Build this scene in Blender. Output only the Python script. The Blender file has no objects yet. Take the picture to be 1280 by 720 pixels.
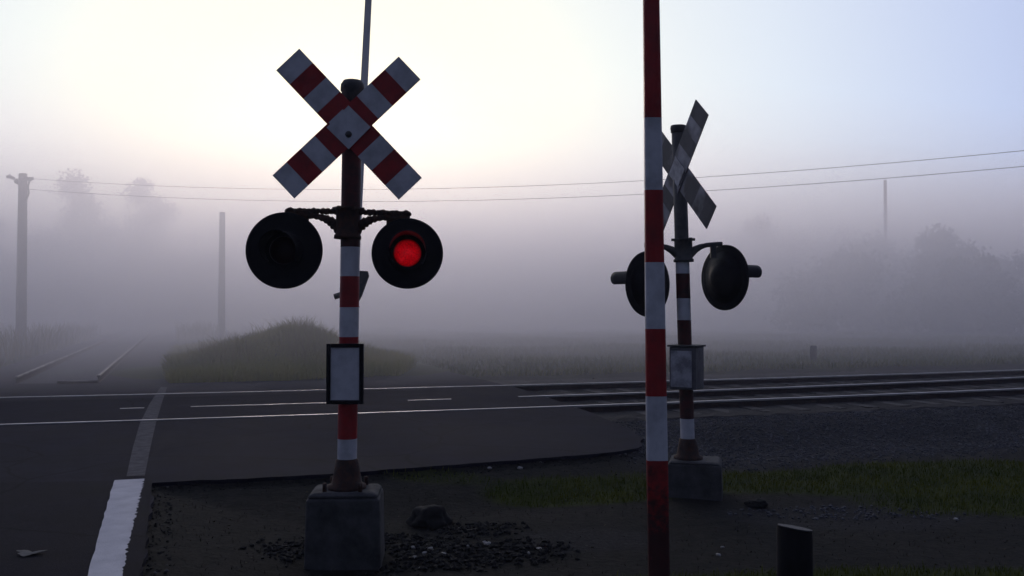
import bpy, bmesh, math, random
import numpy as np
from mathutils import Vector, Matrix, noise
from mathutils.geometry import tessellate_polygon
random.seed(7)
rng = np.random.default_rng(11)
R = math.radians
S = bpy.context.scene
COL = S.collection

# ------------------------------------------------------------ camera
CZ = 1.45                       # eye height above the road
F = 1108.0                      # focal length in pixels of the 1280 wide photograph
PITCH = math.atan(24 / F)
cd = bpy.data.cameras.new('camera'); cam = bpy.data.objects.new('camera', cd); COL.objects.link(cam)
cam.location = (0, 0, CZ); cam.rotation_euler = (R(90) + PITCH, 0, 0)
cd.sensor_width = 36; cd.lens = 36 * F / 1280; cd.clip_start = 0.05; cd.clip_end = 3000
S.camera = cam

# ------------------------------------------------------------ sky and sun
GLOW_AZ, GLOW_EL = R(-11), R(9)          # where the dawn glows: ahead, a little left
glow = Vector((math.sin(GLOW_AZ) * math.cos(GLOW_EL), math.cos(GLOW_AZ) * math.cos(GLOW_EL), math.sin(GLOW_EL)))
W = bpy.data.worlds.new('World'); S.world = W; W.use_nodes = True
nt = W.node_tree; nt.nodes.clear(); L = nt.links.new
out = nt.nodes.new('ShaderNodeOutputWorld')
sky = nt.nodes.new('ShaderNodeTexSky'); sky.sky_type = 'NISHITA'; sky.sun_disc = False
sky.sun_elevation = GLOW_EL; sky.sun_rotation = GLOW_AZ; sky.air_density = 1.0; sky.dust_density = 1.5
bg1 = nt.nodes.new('ShaderNodeBackground'); bg1.inputs['Strength'].default_value = 0.02; sky.altitude = 0; sky.ozone_density = 2.5
L(sky.outputs[0], bg1.inputs['Color'])
tc = nt.nodes.new('ShaderNodeTexCoord')
nrm = nt.nodes.new('ShaderNodeVectorMath'); nrm.operation = 'NORMALIZE'; L(tc.outputs['Generated'], nrm.inputs[0])
dot = nt.nodes.new('ShaderNodeVectorMath'); dot.operation = 'DOT_PRODUCT'
L(nrm.outputs[0], dot.inputs[0]); dot.inputs[1].default_value = glow
ac = nt.nodes.new('ShaderNodeMath'); ac.operation = 'ARCCOSINE'; L(dot.outputs['Value'], ac.inputs[0])
dv = nt.nodes.new('ShaderNodeMath'); dv.operation = 'DIVIDE'; L(ac.outputs[0], dv.inputs[0]); dv.inputs[1].default_value = math.pi
rp = nt.nodes.new('ShaderNodeValToRGB'); L(dv.outputs[0], rp.inputs[0])
stops = [(0.0, (1.06, 0.99, 0.74)), (0.055, (0.98, 0.94, 0.74)), (0.10, (0.83, 0.86, 0.83)), (0.155, (0.71, 0.77, 0.86)),
         (0.22, (0.52, 0.59, 0.82)), (0.31, (0.25, 0.275, 0.46)), (0.48, (0.08, 0.087, 0.16)), (1.0, (0.048, 0.053, 0.10))]
el = rp.color_ramp.elements
el[0].position, el[0].color = stops[0][0], (*stops[0][1], 1)
el[1].position, el[1].color = stops[-1][0], (*stops[-1][1], 1)
for p, c in stops[1:-1]:
    e = el.new(p); e.color = (*c, 1)
bg2 = nt.nodes.new('ShaderNodeBackground'); bg2.inputs['Strength'].default_value = 1.0
L(rp.outputs[0], bg2.inputs['Color'])
add = nt.nodes.new('ShaderNodeAddShader'); L(bg1.outputs[0], add.inputs[0]); L(bg2.outputs[0], add.inputs[1])
L(add.outputs[0], out.inputs['Surface'])

sd = bpy.data.lights.new('sun', 'SUN'); sd.energy = 1.5; sd.angle = R(14); sd.color = (1.0, 0.84, 0.76)
sun = bpy.data.objects.new('sun', sd); COL.objects.link(sun)
sun.rotation_euler = glow.to_track_quat('Z', 'Y').to_euler()

S.view_settings.view_transform = 'Standard'; S.view_settings.look = 'None'
S.view_settings.gamma = 1; S.view_settings.exposure = 0; S.view_settings.use_curve_mapping = False
S.render.engine = 'CYCLES'
S.cycles.use_denoising = True
S.cycles.volume_bounces = 6; S.cycles.max_bounces = 8
S.cycles.volume_step_rate = 1.0

# ------------------------------------------------------------ helpers
def ray(px, py):
    v = Vector((px - 640, F, 360 - py))
    c, s = math.cos(PITCH), math.sin(PITCH)
    return Vector((v.x, v.y * c - v.z * s, v.y * s + v.z * c))
def P(px, py, d):                          # photo pixel at depth d
    r = ray(px, py); return Vector((0, 0, CZ)) + r * (d / r.y)
def G(px, py, z=0.0):                      # photo pixel on the level z
    r = ray(px, py); return Vector((0, 0, CZ)) + r * ((z - CZ) / r.z)

def tag(o, label=None, cat=None, group=None, kind=None):
    if label: o['label'] = label
    if cat: o['category'] = cat
    if group: o['group'] = group
    if kind: o['kind'] = kind
    return o
def empty(name, loc, label, cat, group=None):
    o = bpy.data.objects.new(name, None); COL.objects.link(o); o.location = loc
    return tag(o, label, cat, group)
def obj(name, bm, mats, parent=None, smooth=False, bevel=0):
    me = bpy.data.meshes.new(name)
    if isinstance(bm, bmesh.types.BMesh):
        bm.normal_update(); bm.to_mesh(me); bm.free()
    else:
        me.from_pydata(*bm); me.update()
    for m in (mats if isinstance(mats, (list, tuple)) else [mats]): me.materials.append(m)
    o = bpy.data.objects.new(name, me); COL.objects.link(o)
    if smooth:
        me.polygons.foreach_set('use_smooth', [True] * len(me.polygons))
    if bevel:
        b = o.modifiers.new('bevel', 'BEVEL'); b.width = bevel; b.segments = 2; b.limit_method = 'ANGLE'; b.angle_limit = R(35)
        me.polygons.foreach_set('use_smooth', [True] * len(me.polygons))
        w = o.modifiers.new('wn', 'WEIGHTED_NORMAL'); w.keep_sharp = True
    if parent is not None: o.parent = parent
    return o
def box(bm, c, s, M=None, mi=0):
    vs = []
    for dx, dy, dz in ((-1,-1,-1),(1,-1,-1),(1,1,-1),(-1,1,-1),(-1,-1,1),(1,-1,1),(1,1,1),(-1,1,1)):
        v = Vector((c[0]+dx*s[0]/2, c[1]+dy*s[1]/2, c[2]+dz*s[2]/2))
        vs.append(bm.verts.new(M @ v if M else v))
    for f in ((0,3,2,1),(4,5,6,7),(0,1,5,4),(1,2,6,5),(2,3,7,6),(3,0,4,7)):
        bm.faces.new([vs[i] for i in f]).material_index = mi
def lathe(bm, prof, M=None, n=32, mis=None, cap=True):      # prof: (r, z) about local Z
    rings = []
    for r, z in prof:
        ring = []
        for k in range(n):
            a = 2 * math.pi * k / n
            v = Vector((r * math.cos(a), r * math.sin(a), z)); ring.append(bm.verts.new(M @ v if M else v))
        rings.append(ring)
    for i in range(len(rings) - 1):
        for k in range(n):
            f = bm.faces.new((rings[i][k], rings[i][(k+1) % n], rings[i+1][(k+1) % n], rings[i+1][k]))
            f.smooth = True
            if mis: f.material_index = mis[i]
    if cap:
        bm.faces.new(list(reversed(rings[0]))).material_index = mis[0] if mis else 0
        bm.faces.new(rings[-1]).material_index = mis[-1] if mis else 0
def tube(bm, pts, r, n=10, rfun=None, mi=0):
    pts = [Vector(p) for p in pts]; prev = None; up = Vector((0.13, 0.21, 0.97))
    for i, p in enumerate(pts):
        t = (pts[min(i+1, len(pts)-1)] - pts[max(i-1, 0)]).normalized()
        if abs(t.dot(up)) > 0.95: up = Vector((1, 0.1, 0))
        a = t.cross(up).normalized(); b = t.cross(a)
        rr = r if rfun is None else rfun(i / (len(pts) - 1)) * r
        ring = [bm.verts.new(p + (a * math.cos(2*math.pi*k/n) + b * math.sin(2*math.pi*k/n)) * rr) for k in range(n)]
        if prev:
            for k in range(n):
                f = bm.faces.new((prev[k], ring[k], ring[(k+1) % n], prev[(k+1) % n])); f.smooth = True; f.material_index = mi
        else: bm.faces.new(ring).material_index = mi
        prev = ring
    bm.faces.new(list(reversed(prev))).material_index = mi

# ------------------------------------------------------------ materials
def mat(name, col, rough=0.6, metal=0.0, col2=None, scale=6.0, detail=6, bump=0.0, bscale=60, spec=0.5, lo=.4, hi=.62, stretch=None, coat=0):
    m = bpy.data.materials.new(name); m.use_nodes = True
    n = m.node_tree.nodes; l = m.node_tree.links.new; b = n['Principled BSDF']
    b.inputs['Base Color'].default_value = (*col, 1); b.inputs['Roughness'].default_value = rough
    b.inputs['Metallic'].default_value = metal; b.inputs['Specular IOR Level'].default_value = spec
    t = n.new('ShaderNodeTexCoord'); src = t.outputs['Object']
    if stretch:
        mp = n.new('ShaderNodeMapping'); mp.inputs['Scale'].default_value = stretch; l(src, mp.inputs[0]); src = mp.outputs[0]
    if col2:
        nz = n.new('ShaderNodeTexNoise'); nz.inputs['Scale'].default_value = scale; nz.inputs['Detail'].default_value = detail
        nz.inputs['Roughness'].default_value = 0.65
        l(src, nz.inputs['Vector'])
        mr = n.new('ShaderNodeMapRange'); mr.inputs['From Min'].default_value = lo; mr.inputs['From Max'].default_value = hi
        l(nz.outputs['Fac'], mr.inputs['Value'])
        mx = n.new('ShaderNodeMix'); mx.data_type = 'RGBA'; l(mr.outputs[0], mx.inputs['Factor'])
        mx.inputs['A'].default_value = (*col, 1); mx.inputs['B'].default_value = (*col2, 1)
        l(mx.outputs['Result'], b.inputs['Base Color'])
        rr = n.new('ShaderNodeMapRange'); rr.inputs['To Min'].default_value = rough * .85; rr.inputs['To Max'].default_value = min(1, rough * 1.2)
        l(nz.outputs['Fac'], rr.inputs['Value']); l(rr.outputs[0], b.inputs['Roughness'])
    if bump:
        nb = n.new('ShaderNodeTexNoise'); nb.inputs['Scale'].default_value = bscale; nb.inputs['Detail'].default_value = 5
        l(t.outputs['Object'], nb.inputs['Vector'])
        bp = n.new('ShaderNodeBump'); bp.inputs['Strength'].default_value = bump; bp.inputs['Distance'].default_value = 0.01
        l(nb.outputs['Fac'], bp.inputs['Height']); l(bp.outputs[0], b.inputs['Normal'])
    return m
WHITE = mat('white_paint', (.60,.60,.62), .5, col2=(.38,.38,.39), scale=7, lo=.42, hi=.72, bump=.15, bscale=40, spec=.3)
RED = mat('red_paint', (.36,.018,.018), .5, col2=(.20,.018,.018), scale=9, lo=.4, hi=.7, bump=.15, bscale=40, spec=.3)
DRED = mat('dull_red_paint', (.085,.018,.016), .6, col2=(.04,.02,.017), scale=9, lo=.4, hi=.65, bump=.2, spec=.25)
RUSTY = mat('dark_rusty_iron', (.035,.022,.017), .75, col2=(.07,.032,.02), scale=18, bump=.6, bscale=70, spec=.25)
BLACK = mat('black_paint', (.006,.006,.0075), .6, col2=(.010,.010,.012), scale=8, bump=.15, bscale=50, spec=.14)
GREYM = mat('weathered_grey_metal', (.16,.16,.17), .5, metal=.25, col2=(.075,.075,.08), scale=5, lo=.35, hi=.65, bump=.2, bscale=30)
DGREY = mat('dark_grey_iron', (.045,.045,.045), .7, col2=(.08,.078,.07), scale=14, bump=.4)
BACKW = mat('pale_sign_back', (.46,.46,.48), .5, col2=(.22,.22,.23), scale=12, bump=.15)
CONC = mat('concrete', (.085,.085,.086), .9, col2=(.035,.036,.034), scale=6, lo=.35, hi=.7, bump=.6, bscale=45, spec=.2)
STEEL = mat('polished_rail_steel', (.55,.54,.54), .32, metal=1.0, col2=(.36,.34,.33), scale=3, lo=.35, hi=.7)
RUST = mat('rusty_rail_web', (.05,.028,.02), .85, col2=(.03,.02,.017), scale=12, bump=.4)
RUST2 = mat('dull_rail_head', (.26,.24,.23), .45, metal=.6, col2=(.06,.05,.045), scale=3)
WOOD = mat('weathered_pole_wood', (.09,.07,.058), .85, col2=(.05,.04,.034), scale=5, stretch=(4,4,.4), bump=.4, bscale=30)
TIE = mat('oily_sleeper_wood', (.028,.022,.018), .8, col2=(.018,.015,.013), scale=10, bump=.5)
ROADP = mat('white_road_paint', (.50,.50,.54), .6, col2=(.38,.38,.42), scale=5, lo=.35, hi=.7, bump=.4, bscale=90, spec=.3)
FADEP = mat('worn_road_paint', (.075,.073,.084), .85, col2=(.045,.044,.052), scale=10, bump=.4, bscale=90, spec=.2)
STONE = mat('dark_stone', (.006,.006,.006), .85, col2=(.013,.013,.012), scale=8, bump=.8, bscale=25, spec=.2)
PALE = mat('pale_stone', (.30,.29,.27), .7, col2=(.18,.18,.17), scale=20, bump=.4)
RUBBER = mat('black_rubber', (.012,.012,.012), .7, spec=.2)

asph = mat('asphalt', (.0085,.0088,.0175), .8, col2=(.0145,.0145,.025), scale=.55, lo=.35, hi=.65, bump=.5, bscale=140, spec=.05)
n = asph.node_tree.nodes; l = asph.node_tree.links.new; b = n['Principled BSDF']
t = n['Texture Coordinate']
fz = n.new('ShaderNodeTexNoise'); fz.inputs['Scale'].default_value = 90; fz.inputs['Detail'].default_value = 3; l(t.outputs['Object'], fz.inputs['Vector'])
fr = n.new('ShaderNodeMapRange'); fr.inputs['From Min'].default_value = .35; fr.inputs['From Max'].default_value = .75
fr.inputs['To Min'].default_value = .75; fr.inputs['To Max'].default_value = 1.6; l(fz.outputs['Fac'], fr.inputs['Value'])
src = b.inputs['Base Color'].links[0].from_socket
vm = n.new('ShaderNodeVectorMath'); vm.operation = 'SCALE'; l(src, vm.inputs[0]); l(fr.outputs[0], vm.inputs['Scale']); l(vm.outputs[0], b.inputs['Base Color'])

gravel_m = mat('track_ballast', (.020,.018,.017), .9, col2=(.055,.05,.047), scale=22, detail=3, lo=.45, hi=.72, bump=1.0, bscale=28, spec=.15)
# ground: soil, grass and grit patches in one sheet
gm = bpy.data.materials.new('verge_ground'); gm.use_nodes = True
n = gm.node_tree.nodes; l = gm.node_tree.links.new; b = n['Principled BSDF']; b.inputs['Roughness'].default_value = .95; b.inputs['Specular IOR Level'].default_value = .12
at = n.new('ShaderNodeAttribute'); at.attribute_name = 'cover'
sep = n.new('ShaderNodeSeparateColor'); l(at.outputs['Color'], sep.inputs[0])
t = n.new('ShaderNodeTexCoord')
def nz(scale, detail=6):
    q = n.new('ShaderNodeTexNoise'); q.inputs['Scale'].default_value = scale; q.inputs['Detail'].default_value = detail; q.inputs['Roughness'].default_value = .65
    l(t.outputs['Object'], q.inputs['Vector']); return q
def mixc(fac, a, c):
    q = n.new('ShaderNodeMix'); q.data_type = 'RGBA'
    l(fac, q.inputs['Factor'])
    for s_, v in (('A', a), ('B', c)):
        if isinstance(v, tuple): q.inputs[s_].default_value = (*v, 1)
        else: l(v, q.inputs[s_])
    return q.outputs['Result']
def rng_(v, a, c):
    q = n.new('ShaderNodeMapRange'); l(v, q.inputs['Value']); q.inputs['From Min'].default_value = a; q.inputs['From Max'].default_value = c; return q.outputs[0]
soil = mixc(rng_(nz(9).outputs['Fac'], .38, .68), (.008,.008,.006), (.019,.018,.014))
grit = mixc(rng_(nz(40, 3).outputs['Fac'], .45, .7), (.016,.016,.018), (.042,.042,.046))
gras = mixc(rng_(nz(3).outputs['Fac'], .35, .65), (.018,.028,.001), (.038,.048,.002))
c1 = mixc(sep.outputs['Green'], soil, gras)
c2 = mixc(sep.outputs['Blue'], c1, grit)
l(c2, b.inputs['Base Color'])
bp = n.new('ShaderNodeBump'); bp.inputs['Strength'].default_value = .9; bp.inputs['Distance'].default_value = .03; l(nz(22, 8).outputs['Fac'], bp.inputs['Height']); l(bp.outputs[0], b.inputs['Normal'])

def leafmat(name, c, c2, sc=1.5):
    m = bpy.data.materials.new(name); m.use_nodes = True
    n = m.node_tree.nodes; l = m.node_tree.links.new; b = n['Principled BSDF']
    b.inputs['Roughness'].default_value = .7; b.inputs['Specular IOR Level'].default_value = .15
    t = n.new('ShaderNodeTexCoord'); q = n.new('ShaderNodeTexNoise'); q.inputs['Scale'].default_value = sc; q.inputs['Detail'].default_value = 4; l(t.outputs['Object'], q.inputs['Vector'])
    mr = n.new('ShaderNodeMapRange'); mr.inputs['From Min'].default_value = .35; mr.inputs['From Max'].default_value = .65; l(q.outputs['Fac'], mr.inputs['Value'])
    x = n.new('ShaderNodeMix'); x.data_type = 'RGBA'; l(mr.outputs[0], x.inputs['Factor']); x.inputs['A'].default_value = (*c, 1); x.inputs['B'].default_value = (*c2, 1)
    l(x.outputs['Result'], b.inputs['Base Color'])
    return m
GRASS = leafmat('wet_grass', (.055,.075,.001), (.115,.125,.003))
DRY = leafmat('yellowing_grass', (.19,.20,.008), (.34,.30,.03), .5)
WEED = leafmat('brown_weeds', (.17,.15,.022), (.25,.20,.045), .6)
LEAF = leafmat('dark_tree_leaves', (.035,.045,.03), (.06,.07,.045))
LITTER = leafmat('dark_leaf_litter', (.010,.009,.006), (.024,.020,.013), 9)

# ------------------------------------------------------------ lay of the land
ANG = R(17.8)
TN = Vector((-math.sin(ANG), math.cos(ANG)))       # across the railway
def poly_pts(l): return [G(*p).to_2d() for p in l]
near_edge = [Vector((3.3, -10)), Vector((-.25, 0.0))] + poly_pts([(178, 720), (192, 603)])
bottom = poly_pts([(330, 597), (430, 591), (540, 583), (660, 574), (760, 566), (800, 560)])
rightb = poly_pts([(803, 548), (790, 538), (765, 527), (740, 516), (700, 502), (665, 490), (640, 483), (600, 474), (560, 464), (505, 449), (455, 437)])
farb = poly_pts([(425, 441), (480, 452), (520, 462), (500, 470), (400, 475), (300, 477), (212, 479), (206, 474), (216, 445), (225, 405)])
leftb = poly_pts([(200, 405), (158, 412), (95, 430), (0, 460), (-180, 500)]) + [Vector((-30, 13)), Vector((-30, -10))]
ROAD = near_edge + bottom + rightb + farb + leftb
RA = np.array([[p.x, p.y] for p in ROAD])
def inside(x, y):
    c = np.zeros(x.shape, bool); j = len(RA) - 1
    for i in range(len(RA)):
        xi, yi = RA[i]; xj, yj = RA[j]
        if yi != yj:
            c ^= ((yi > y) != (yj > y)) & (x < (xj - xi) * (y - yi) / (yj - yi) + xi)
        j = i
    return c
def edist(x, y):
    d = np.full(x.shape, 1e9); j = len(RA) - 1
    for i in range(len(RA)):
        ax, ay = RA[j]; bx, by = RA[i]; L2 = (bx-ax)**2 + (by-ay)**2
        t = np.clip(((x-ax)*(bx-ax) + (y-ay)*(by-ay)) / L2, 0, 1)
        d = np.minimum(d, np.hypot(x-ax-t*(bx-ax), y-ay-t*(by-ay))); j = i
    return d
def sst(v): v = np.clip(v, 0, 1); return v*v*(3-2*v)
def wob(x, y): return (np.sin(x*1.9+y*.7)+np.sin(x*.8-y*1.7+1.3)+np.sin(x*3.7+y*2.9+.4)*.4+np.sin(-x*2.3+y*4.1)*.4)/2.8
def height(x, y):
    x = np.asarray(x, float); y = np.asarray(y, float)
    e = np.where(inside(x, y), 0, edist(x, y)); npd = x*TN.x + y*TN.y
    verge = sst(e / 1.1) * sst((10.4 - npd) / 1.8)
    bed = sst(e / .25) * sst((npd - 10.6) / .5) * sst((18.4 - npd) / .6)
    far = sst(e / 3) * sst((npd - 19) / 3)
    z = -.03 - .03*sst(e/.1) - .14*verge + verge*.035*wob(x, y) - .08*bed + far * (.05 + .10*wob(x*.5, y*.5))
    tri = far * sst((0.5 - np.abs((x+4.6)/9)) * 2) * sst((30-y)/6)      # low mound between the two roads
    return z + .35 * tri * (y < 32) + .50*np.exp(-((x+5.2)/2.3)**2 - ((y-20.8)/2.1)**2) + .08*wob(x*1.3, y*1.3)*np.exp(-((x+5.2)/3)**2 - ((y-20.8)/2.5)**2) * (~inside(x, y))
def Hh(x, y): return float(height(np.array([x]), np.array([y]))[0])

def axis(fine0, fine1, step, lo, hi):
    a = list(np.arange(fine0, fine1, step)); s = step; v = fine1
    while v < hi: a.append(v); s *= 1.12; v += s
    a.append(hi); s = step; v = fine0; pre = []
    while v > lo: s *= 1.12; v -= s; pre.append(max(v, lo))
    return np.array(pre[::-1] + a)
xs = axis(-6, 8, .07, -600, 600); ys = axis(2.5, 12, .07, -40, 640)
XX, YY = np.meshgrid(xs, ys); ZZ = height(XX, YY)
V = np.stack([XX.ravel(), YY.ravel(), ZZ.ravel()], 1)
nx, ny = len(xs), len(ys)
ii = (np.arange(ny-1)[:, None]*nx + np.arange(nx-1)[None, :]).ravel()
Fc = np.stack([ii, ii+1, ii+1+nx, ii+nx], 1)
ground = obj('ground', (V.tolist(), [], Fc.tolist()), gm, smooth=True); tag(ground, kind='structure')

# cover: G = grass, B = grit
def blob(x, y, c, rx, ry, rot=0, soft=.35):
    dx, dy = x - c[0], y - c[1]; ca, sa = math.cos(rot), math.sin(rot)
    u, v = (dx*ca+dy*sa)/rx, (-dx*sa+dy*ca)/ry
    r = np.sqrt(u*u+v*v) + .18*wob(x*2.2, y*2.2)
    return sst((1 - r)/soft + .5)
def gz(px, py): g = G(px, py, -.2); return (g.x, g.y)
def grass_cover(x, y):
    npd = x*TN.x + y*TN.y
    a = blob(x, y, gz(735, 620), .85, .42, .1)
    b_ = blob(x, y, gz(1130, 597), 2.8, .62, .22)
    b2 = blob(x, y, gz(1300, 612), 1.7, 1.1, .2)
    c_ = blob(x, y, gz(1010, 740), 2.3, .42, .06)
    d_ = blob(x, y, gz(545, 615), .5, .2, 0) * .5
    far = sst((npd - 18.3)/.8)
    leftf = sst((-x-6)/2)*0
    return np.clip(np.maximum.reduce([a, b_, b2, c_, d_, far, leftf]), 0, 1)
def grit_cover(x, y):
    npd = x*TN.x + y*TN.y
    sh = sst((npd - 7.6)/.8) * sst((11.5 - npd)/.4) * sst((x-.9)/.4)
    p1 = blob(x, y, gz(745, 672), .55, .26) * .55
    p2 = blob(x, y, gz(1070, 645), .95, .40, .05) * .6
    return np.clip(np.maximum.reduce([sh, p1, p2]), 0, 1) * (1 - .8*grass_cover(x, y))
ca = ground.data.color_attributes.new('cover', 'FLOAT_COLOR', 'POINT')
gc = grass_cover(XX, YY).ravel(); bc = grit_cover(XX, YY).ravel()
ca.data.foreach_set('color', np.stack([np.zeros_like(gc), gc, bc, np.ones_like(gc)], 1).ravel().astype(np.float32))

# road slab with a ragged lip
def slab(name, pts, z0, z1, m, jag=0.0, step=.12, maxd=14):
    P2 = []
    for i, p in enumerate(pts):
        q = pts[(i+1) % len(pts)]; ln = (q-p).length
        k = max(1, int(ln/step)) if (p.y < maxd and q.y < maxd and p.y > -2 and ln < 12 and jag) else 1
        for j in range(k):
            v = p.lerp(q, j/k)
            if jag and k > 1: v = v + Vector((random.uniform(-1, 1), random.uniform(-1, 1))) * jag
            P2.append(v)
    bm = bmesh.new()
    top = [bm.verts.new((v.x, v.y, z1)) for v in P2]; bot = [bm.verts.new((v.x, v.y, z0)) for v in P2]
    for tri in tessellate_polygon([[Vector((v.x, v.y, 0)) for v in P2]]):
        try: bm.faces.new([top[k] for k in tri])
        except ValueError: pass
    for i in range(len(P2)):
        j = (i+1) % len(P2); bm.faces.new((top[j], top[i], bot[i], bot[j]))
    bm.normal_update()
    for f in bm.faces:
        if len(f.verts) == 3 and f.normal.z < 0: f.normal_flip()
    return obj(name, bm, m)
tag(slab('road', ROAD, -.16, 0, asph, .018), kind='structure')

# near resurfaced patch of road, its straight joint just before the crossing
jl = [G(-260, 612).to_2d(), G(0, 604).to_2d(), G(190, 601).to_2d()]
npch = [Vector((-12, jl[0].y+.12)), *jl, G(180, 700).to_2d(), Vector((-.55, 0.3)), Vector((2.4, -9)), Vector((-12, -9))]
def wear(m):
    n = m.node_tree.nodes; l = m.node_tree.links.new; b = n['Principled BSDF']; t = n['Texture Coordinate']
    dn = n.new('ShaderNodeTexNoise'); dn.inputs['Scale'].default_value = 1.6; dn.inputs['Detail'].default_value = 5; l(t.outputs['Object'], dn.inputs['Vector'])
    ad = n.new('ShaderNodeMix'); ad.data_type = 'VECTOR'; ad.inputs['Factor'].default_value = .22; l(t.outputs['Object'], ad.inputs['A']); l(dn.outputs['Color'], ad.inputs['B'])
    vo = n.new('ShaderNodeTexVoronoi'); vo.feature = 'DISTANCE_TO_EDGE'; vo.inputs['Scale'].default_value = .55; l(ad.outputs['Result'], vo.inputs['Vector'])
    cr = n.new('ShaderNodeMapRange'); cr.inputs['From Min'].default_value = .002; cr.inputs['From Max'].default_value = .009; cr.inputs['To Min'].default_value = .45; cr.inputs['To Max'].default_value = 1; l(vo.outputs['Distance'], cr.inputs['Value'])
    st_ = n.new('ShaderNodeTexNoise'); st_.inputs['Scale'].default_value = 2.2; st_.inputs['Detail'].default_value = 7; st_.inputs['Roughness'].default_value = .7; l(t.outputs['Object'], st_.inputs['Vector'])
    sm_ = n.new('ShaderNodeMapRange'); sm_.inputs['From Min'].default_value = .35; sm_.inputs['From Max'].default_value = .7; sm_.inputs['To Min'].default_value = .72; sm_.inputs['To Max'].default_value = 1.3; l(st_.outputs['Fac'], sm_.inputs['Value'])
    mu = n.new('ShaderNodeMath'); mu.operation = 'MULTIPLY'; l(cr.outputs[0], mu.inputs[0]); l(sm_.outputs[0], mu.inputs[1])
    src = b.inputs['Base Color'].links[0].from_socket
    v = n.new('ShaderNodeVectorMath'); v.operation = 'SCALE'; l(src, v.inputs[0]); l(mu.outputs[0], v.inputs['Scale']); l(v.outputs[0], b.inputs['Base Color'])
wear(asph)
asph2 = asph.copy(); asph2.name = 'fresh_asphalt'
for nd in asph2.node_tree.nodes:
    if nd.bl_idname == 'ShaderNodeMix' and nd.data_type == 'RGBA':
        nd.inputs['A'].default_value = (.006,.006,.0105, 1); nd.inputs['B'].default_value = (.0095,.0095,.0155, 1)
tag(slab('road_surface', npch, -.01, .005, asph2), kind='structure')

def sheet(name, pts, z, m):
    bm = bmesh.new(); vs = [bm.verts.new((p[0], p[1], z)) for p in pts]
    for tri in tessellate_polygon([[Vector((p[0], p[1], 0)) for p in pts]]): bm.faces.new([vs[k] for k in tri])
    bm.normal_update()
    for f in bm.faces:
        if f.normal.z < 0: f.normal_flip()
    bm.normal_update()
    return obj(name, bm, m)
# edge line: bright fresh stretch, then the worn grey one over the crossing
def ragged(px0, px1, k, j):
    a, c = G(*px0), G(*px1); o = []
    for i in range(k+1):
        v = a.lerp(c, i/k); o.append((v.x + random.gauss(0, j), v.y))
    return o
le = ragged((110, 720), (143, 601.5), 22, .003); re = ragged((180, 599.5), (152, 720), 120, .006)
a0, a1 = le[0], re[-1]
dx = (G(110,720)-G(143,601.5)).normalized()
le = [(a0[0]+dx.x*1.5, a0[1]+dx.y*1.5)] + le; re = re + [(a1[0]+dx.x*1.5+.05, a1[1]+dx.y*1.5)]
tag(sheet('road_marking', le + re, .009, ROADP), kind='structure')
pts = [(158,596),(166,560),(175,529),(187,505),(198,488),(201,484),(209,484),(207,490),(202,505),(195,529),(188,560),(181,595)]
tag(sheet('worn_road_marking', [G(*p).to_2d() for p in pts], .004, FADEP), kind='structure')

# ballast bed of the line
def track_band(n0, n1, x0=-45, x1=70):
    T = Vector((math.cos(ANG), math.sin(ANG)))
    return [T*x0 + TN*n0, T*x1 + TN*n0, T*x1 + TN*n1, T*x0 + TN*n1]
bb = bmesh.new()
T = Vector((math.cos(ANG), math.sin(ANG)))
nn = 460; prof = [(10.9, -.16), (11.2, -.105), (17.9, -.100), (18.3, -.16)]
rows = []
for i in range(nn+1):
    x = -1 + 72*i/nn; row = []
    for a_, z in [(10.9, -.19)] + [(11.1 + 6.8*j/40, -.098 + random.gauss(0, .008)) for j in range(41)] + [(18.2, -.19)]:
        q = T*x + TN*(a_ + (random.uniform(-.06, .06))); row.append(bb.verts.new((q.x, q.y, z)))
    rows.append(row)
for i in range(nn):
    for j in range(len(rows[0])-1): bb.faces.new((rows[i][j], rows[i+1][j], rows[i+1][j+1], rows[i][j+1]))
tag(obj('ballast', bb, gravel_m), kind='structure')

# ------------------------------------------------------------ railway
line_px = [[(0,531.8),(400,517.8),(880,502.5),(1280,485.8)], [(0,513.9),(400,505.3),(640,497.5),(880,486.7),(1280,472)], [(0,497.5),(400,487.8),(880,475.4),(1280,462.5)]]
def railcurve(pp):
    q = [G(*p) for p in pp]; x = np.array([v.x for v in q]); y = np.array([v.y for v in q])
    c = np.polyfit(x, y, 2 if len(pp) > 3 else 1); lo, hi = x.min(), x.max()
    def f(X):
        Xc = min(max(X, lo), hi); return float(np.polyval(c, Xc) + np.polyval(np.polyder(c), Xc)*(X-Xc))
    return f
def railprofile(bm, pts, hw, top, depth, sink=0):
    prev = None
    for i, p in enumerate(pts):
        t = (pts[min(i+1, len(pts)-1)] - pts[max(i-1, 0)]).normalized(); nrm_ = Vector((-t.y, t.x))
        sec = [(-hw*2, top-depth), (-hw*2, top-depth+.012), (-hw*.35, top-depth+.03), (-hw*.35, top-.04), (-hw, top-.03), (-hw, top-.004), (-hw*.8, top), (hw*.8, top), (hw, top-.004), (hw, top-.03), (hw*.35, top-.04), (hw*.35, top-depth+.03), (hw*2, top-depth+.012), (hw*2, top-depth)]
        ring = [bm.verts.new((p.x+nrm_.x*u, p.y+nrm_.y*u, z)) for u, z in sec]
        if prev:
            for k in range(len(sec)-1):
                f = bm.faces.new((prev[k], ring[k], ring[k+1], prev[k+1]))
                f.material_index = 0 if 4 <= k <= 8 else 1
        prev = ring
track = empty('railway_track', (8, 15, -.1), 'three shiny steel rails running across the wet road and off right over dark ballast', 'railway track')
curves = [railcurve(p) for p in line_px]
def seg_pts(f, x0, x1, st=.5):
    k = max(2, int((x1-x0)/st)); return [Vector((x0+(x1-x0)*i/k, f(x0+(x1-x0)*i/k))) for i in range(k+1)]
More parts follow.
